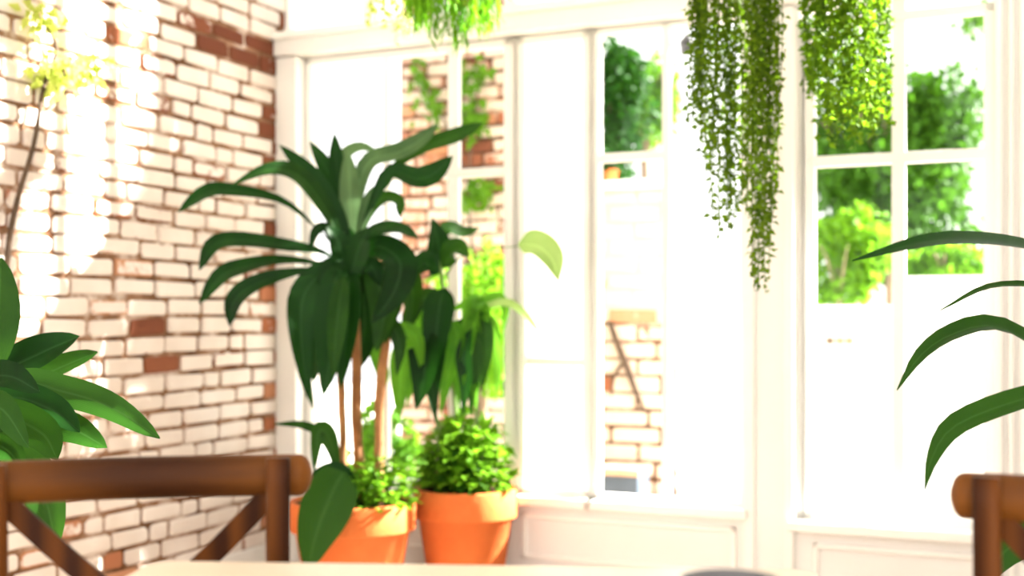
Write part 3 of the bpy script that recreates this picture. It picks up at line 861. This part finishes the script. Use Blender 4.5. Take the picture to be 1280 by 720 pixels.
for i in range(14):
    x = r9.uniform(508, 628); y = r9.uniform(375, 430); l = r9.uniform(60, 105); dx = r9.uniform(-14, 14)
    px_leaf(tB, orgB, ([(x - dx * .6, y + 8), (x, y), (x + dx * .6, y + l * .5), (x + dx, y + l)], r9.uniform(13, 24), r9.uniform(-.08, .06), r9.uniform(-.12, .1), Li), YB, 90 + i, Li)
def bush(t, centre, rad, n, L, seed, mat, keep=None):
    """uncountable small leaves on short stalks"""
    bm = bmesh.new(); r = random.Random(seed); c = Vector(centre)
    for i in range(n):
        v = rvec(r)
        p = c + Vector((v.x * rad[0], v.y * rad[1], abs(v.z) ** .9 * rad[2]))
        leaflet(bm, p, Vector((v.x, v.y, .25)) + rvec(r) * .8, Vector((0, 0, 1)) + rvec(r) * .5, L * r.uniform(.6, 1.2), L * r.uniform(.6, .9))
    for i in range(26):
        v = rvec(r); p = c + Vector((v.x * rad[0] * .85, v.y * rad[1] * .85, abs(v.z) * rad[2]))
        tube(bm, [c + Vector((v.x * rad[0] * .4, v.y * rad[1] * .4, -.01)), p], .0018, 4, cap=False)
    o = link('foliage', bm, mat, t, False); o['kind'] = 'stuff'
    return o
bush(tB, (0, 0, HB * .98), (.18, .17, .30), 640, .062, 41, 'foliage_lime')
bush(tB, (.0, -.02, HB * .98), (.16, .15, .2), 150, .055, 42, 'foliage_green')
bush(tA, (.09, -.06, HA * .97), (.15, .14, .17), 260, .052, 43, 'foliage_lime')
bush(tA, (-.03, -.04, HA * .97), (.15, .14, .14), 170, .038, 44, 'foliage_green')

# --- left plant, mostly outside the frame
YC = 2.75
oC = P(-95, 400, YC); orgC = Vector((oC.x, oC.y, 0))
tC = thing('potted_broad_leaf_plant', orgC, 'broad-leaved green plant at left edge behind the left chair', 'plant')
pot(tC, .17, .30)
CL = [
 ([(-90, 520), (-40, 470), (-6, 400), (2, 322)], 62, 0, 0, Mi, (.35, -.9, .1)),
 ([(-70, 540), (0, 470), (50, 442), (100, 420)], 50, .05, .1, D),
 ([(-60, 540), (20, 485), (70, 462), (122, 440)], 36, .08, .16, Mi),
 ([(-80, 550), (10, 480), (80, 490), (140, 510), (200, 548)], 42, -.02, -.1, Mi),
 ([(-80, 560), (0, 500), (60, 510), (100, 540)], 44, -.1, -.2, D),
 ([(-80, 560), (-10, 520), (50, 540), (72, 575)], 50, -.15, -.25, Mi),
 ([(-70, 570), (40, 540), (85, 535), (134, 560)], 44, -.03, -.06, Mi),
 ([(-60, 580), (20, 570), (55, 620), (70, 684)], 52, .05, .05, Mi, (.2, -.9, .2)),
 ([(-80, 530), (-30, 480), (10, 470), (50, 490)], 40, -.2, -.3, D),
 ([(-90, 560), (-40, 520), (0, 510), (36, 560)], 44, -.25, -.35, Mi),
 ([(-110, 530), (-120, 450), (-140, 380)], 60, 0, 0, Mi),
 ([(-110, 540), (-180, 500), (-260, 510)], 56, 0, 0, D),
 ([(-110, 560), (-160, 550), (-220, 600)], 56, -.1, -.1, D),
 ([(-80, 560), (-40, 548), (5, 560), (30, 590)], 40, -.12, -.2, Mi),
]
for i, s_ in enumerate(CL):
    px_leaf(tC, orgC, s_, YC, 100 + i, Mi, 1.15, .62)
    b0 = P(s_[0][0][0], s_[0][0][1], YC + s_[2])
    cane(tC, orgC, [(orgC.x + rnd.uniform(-.05, .05), orgC.y + rnd.uniform(-.05, .05), .28), (orgC.x * .5 + b0.x * .5, orgC.y, b0.z * .6 + .12), b0], [.006, .005, .004], 'petiole', 'leaf_stalk')
# --- right plant
YD = 2.35
oD = P(1465, 400, YD); orgD = Vector((oD.x, oD.y, 0))
tD = thing('potted_arching_plant', orgD, 'plant with long narrow arching green leaves entering from the right edge', 'plant')
pot(tD, .16, .30)
cane(tD, orgD, [(orgD.x, orgD.y, .27), (orgD.x + .01, orgD.y, .6), P(1462, 420, YD)], [.02, .018, .014])
cane(tD, orgD, [(orgD.x - .04, orgD.y - .03, .27), (orgD.x - .045, orgD.y - .02, .5), P(1445, 520, YD - .05)], [.016, .014, .01])
DL = [
 ([(1460, 430), (1400, 360), (1310, 318), (1240, 302), (1160, 302), (1065, 326)], 42, 0, -.25, D, (.1, -.55, .8), .9),
 ([(1460, 440), (1390, 390), (1320, 362), (1240, 358), (1175, 388)], 17, .1, .1, Mi, (.0, -.6, .8), .9),
 ([(1460, 440), (1390, 420), (1320, 440), (1245, 408), (1190, 418), (1150, 445), (1121, 488)], 34, -.05, -.2, Mi, (.1, -.6, .75), .9),
 ([(1450, 520), (1380, 490), (1320, 490), (1250, 508), (1190, 535), (1165, 572), (1156, 612)], 34, -.1, -.3, Mi, (.2, -.7, .6), .95),
 ([(1450, 540), (1380, 560), (1310, 650), (1255, 690), (1225, 740)], 54, -.05, -.1, Mi, (.1, -.9, .3), .9),
 ([(1462, 420), (1500, 330), (1560, 300), (1650, 340)], 44, 0, 0, D),
 ([(1462, 420), (1470, 330), (1440, 250), (1380, 215)], 40, 0, .2, D),
 ([(1462, 430), (1540, 420), (1600, 470), (1640, 560)], 44, 0, -.1, Mi),
 ([(1450, 520), (1520, 510), (1570, 560), (1600, 640)], 40, 0, .1, Mi),
 ([(1460, 425), (1500, 360), (1480, 300), (1500, 240)], 40, .1, .3, Mi),
]
for i, s_ in enumerate(DL): px_leaf(tD, orgD, s_, YD, 140 + i, Mi)

# ------------------------------------------------------------------ hanging plants
def hanging(name, label, px0, px1, Y, bottoms, mat, leafL, step, seed, group, style='pearl', beam_n=None, zp=None, nstr=34):
    c = P((px0 + px1) / 2, 0, Y); r = random.Random(seed)
    ztop = zp or (c.z + .16)
    t = thing(name, (c.x, c.y, ztop), label, 'hanging plant', group)
    R = (px1 - px0) / 2 / F * Y * .82
    bm = bmesh.new(); h = .13
    lathe(bm, [(0, -h), (R * .55, -h), (R * .8, -h * .6), (R * .92, 0), (R * .97, .012), (R * .86, .012), (R * .8, -.02), (0, -.025)], 32, close=False)
    link('basket', bm, 'basket', t)
    bm = bmesh.new()
    for k in range(3):
        a = 2.1 * k + .4; tube(bm, [(R * .9 * math.cos(a), R * .9 * math.sin(a), 0), (0, 0, .35)], .003, 5)
    tube(bm, [(0, 0, .34), (0, 0, 2.85 - ztop)], .0035, 6)
    link('cord', bm, 'rope', t)
    for k in range(nstr):
        a = 6.283 * (k * .618034 % 1) + r.uniform(-.05, .05)
        rr = R * r.uniform(.80, 1.24)
        x, y = rr * math.cos(a), rr * math.sin(a)
        px = 640 + (c.x + x) / (c.y + y) * F
        f = max(0, min(1, (px - px0) / (px1 - px0)))
        yb = None
        for (fa, ya), (fb, yb_) in zip(bottoms, bottoms[1:]):
            if fa <= f <= fb: yb = ya + (yb_ - ya) * (f - fa) / (fb - fa)
        q = r.random()
        yb = yb * (.30 + .70 * q ** (1.0 if yb > 150 else .6)) if k > nstr * .25 else yb * r.uniform(.88, 1.03)
        zb = CAMZ + (HOR - yb) / F * c.y - ztop
        bm = bmesh.new()
        st = Vector((x * .6, y * .6, .02)); md = Vector((x, y, -.03))
        n = max(8, int(-zb / .03)); pts = [st, Vector((x * .95, y * .95, .025)), md]
        wx, wy = r.uniform(-1, 1), r.uniform(-1, 1)
        for i in range(1, n):
            u = i / n
            pts.append(Vector((x + wx * .012 * math.sin(u * 5 + a) + wx * u * .015, y + wy * .012 * math.sin(u * 4 + a), md.z + (zb - md.z) * u)))
        tube(bm, pts, .0012 if style == 'pearl' else .0016, 4, cap=False)
        L = 0
        for p, q2 in zip(pts[1:], pts[2:]):
            seg = (q2 - p); m = max(1, int(seg.length / step))
            for i in range(m):
                b = p + seg * ((i + r.random()) / m) + rvec(r) * (.009 if style == 'pearl' else 0)
                dv = rvec(r); dv.z = dv.z * .5 - .35
                if style != 'pearl': dv = rvec(r) * .55 + Vector((0, 0, -1))
                leaflet(bm, b, dv, rvec(r), leafL * r.uniform(.65, 1.25), leafL * (r.uniform(.7, .95) if style == 'pearl' else r.uniform(.12, .2)))
        link('trailing_stem', bm, mat, t, False)
    return t
G = 'plants hanging from the beams'
hanging('hanging_plant', 'longest trailing hanging plant, small olive leaves, in front of the middle window',
        862, 972, 3.75, [(-.5, 120), (.1, 190), (.25, 280), (.4, 320), (.6, 280), (.72, 385), (.85, 380), (1, 240), (1.6, 200)], 'pearl', .022, .0125, 57, G, nstr=95)
hanging('hanging_plant', 'shorter trailing hanging plant with olive leaves in front of the right-hand window',
        1006, 1110, 3.75, [(-.5, 100), (.12, 130), (.25, 190), (.6, 190), (.9, 188), (1.6, 130)], 'pearl_backlit', .025, .0115, 52, G, nstr=84)
hanging('hanging_plant', 'bright green feathery hanging plant at top edge above the tall potted plant',
        505, 622, 4.35, [(-.5, 25), (.15, 38), (.4, 50), (.7, 52), (.9, 40), (1.6, 20)], 'grass_lime', .06, .008, 53, G, style='grass', nstr=60)
hanging('hanging_plant', 'sparse pale trailing hanging plant at the top, left of the feathery one',
        462, 520, 4.5, [(-.5, 30), (.2, 48), (.6, 60), (1.6, 30)], 'yellowleaf', .03, .03, 54, G, nstr=16)

# climbing plant on the brick wall
def LP(px, py, d=.045): return LW(t_of(px), d, zl(px, py))
base = LW(t_of(-10), .03, 0)
tV = thing('climbing_vine', base, 'thin climbing stem with yellow-green leaves high on the brick wall', 'vine')
bm = bmesh.new()
tube(bm, [v - base for v in (LW(t_of(-14), .03, 0.01), LP(-10, 480), LP(-4, 330), LP(8, 255), LP(30, 180), LP(42, 110), LP(58, 60), LP(30, 14))], [.012, .011, .010, .009, .008, .007, .007, .004], 7, 40)
tube(bm, [v - base for v in (LP(42, 115), LP(70, 95), LP(108, 85))], [.005, .004, .002], 6, 10)
link('stem', bm, 'stem_brown', tV)
bm = bmesh.new(); r = random.Random(77)
for cx, cy, rx, ry, n in ((68, 88, 38, 22, 95), (48, 100, 16, 14, 30), (44, 30, 22, 20, 24), (100, 82, 14, 16, 22), (24, 14, 14, 10, 14)):
    for i in range(n):
        p = LP(cx + r.gauss(0, .5) * rx, cy + r.gauss(0, .5) * ry, .03 + r.random() * .08) - base
        leaflet(bm, p, rvec(r) + Vector((0, 0, -.4)), Vector((.9, -.4, .3)) + rvec(r) * .5, .05 * r.uniform(.6, 1.2), .035 * r.uniform(.7, 1.2))
o = link('foliage', bm, 'yellowleaf', tV, False); o['kind'] = 'stuff'

# ------------------------------------------------------------------ light
w = bpy.data.worlds.new('World'); sc.world = w; w.use_nodes = True
bg = w.node_tree.nodes['Background']
bg.inputs['Color'].default_value = (1.0, .98, .955, 1); bg.inputs['Strength'].default_value = 1.5
sun = bpy.data.lights.new('sun', 'SUN'); sun.energy = 38; sun.angle = math.radians(.9); sun.color = (1, .96, .90)
so = bpy.data.objects.new('sun', sun); COL.objects.link(so)
el = math.radians(30)
dv = Vector((math.cos(el) * .9724, math.cos(el) * .2334, math.sin(el)))
so.rotation_euler = dv.to_track_quat('Z', 'Y').to_euler()
so.location = dv * 20

# ------------------------------------------------------------------ camera
cam = bpy.data.cameras.new('camera'); co = bpy.data.objects.new('camera', cam); COL.objects.link(co)
co.location = (0, 0, CAMZ); co.rotation_euler = (math.pi / 2, 0, 0)
cam.sensor_width = 36; cam.lens = 36 * F / 1280
cam.shift_y = (HOR - 360) / 1280
cam.clip_start = .05; cam.clip_end = 200
cam.dof.use_dof = True; cam.dof.focus_distance = 2.5
cam.dof.aperture_fstop = (cam.lens / 1000) / .019
sc.camera = co
vs = sc.view_settings
vs.view_transform = 'Standard'; vs.look = 'None'; vs.gamma = 1; vs.use_curve_mapping = False
vs.exposure = .68
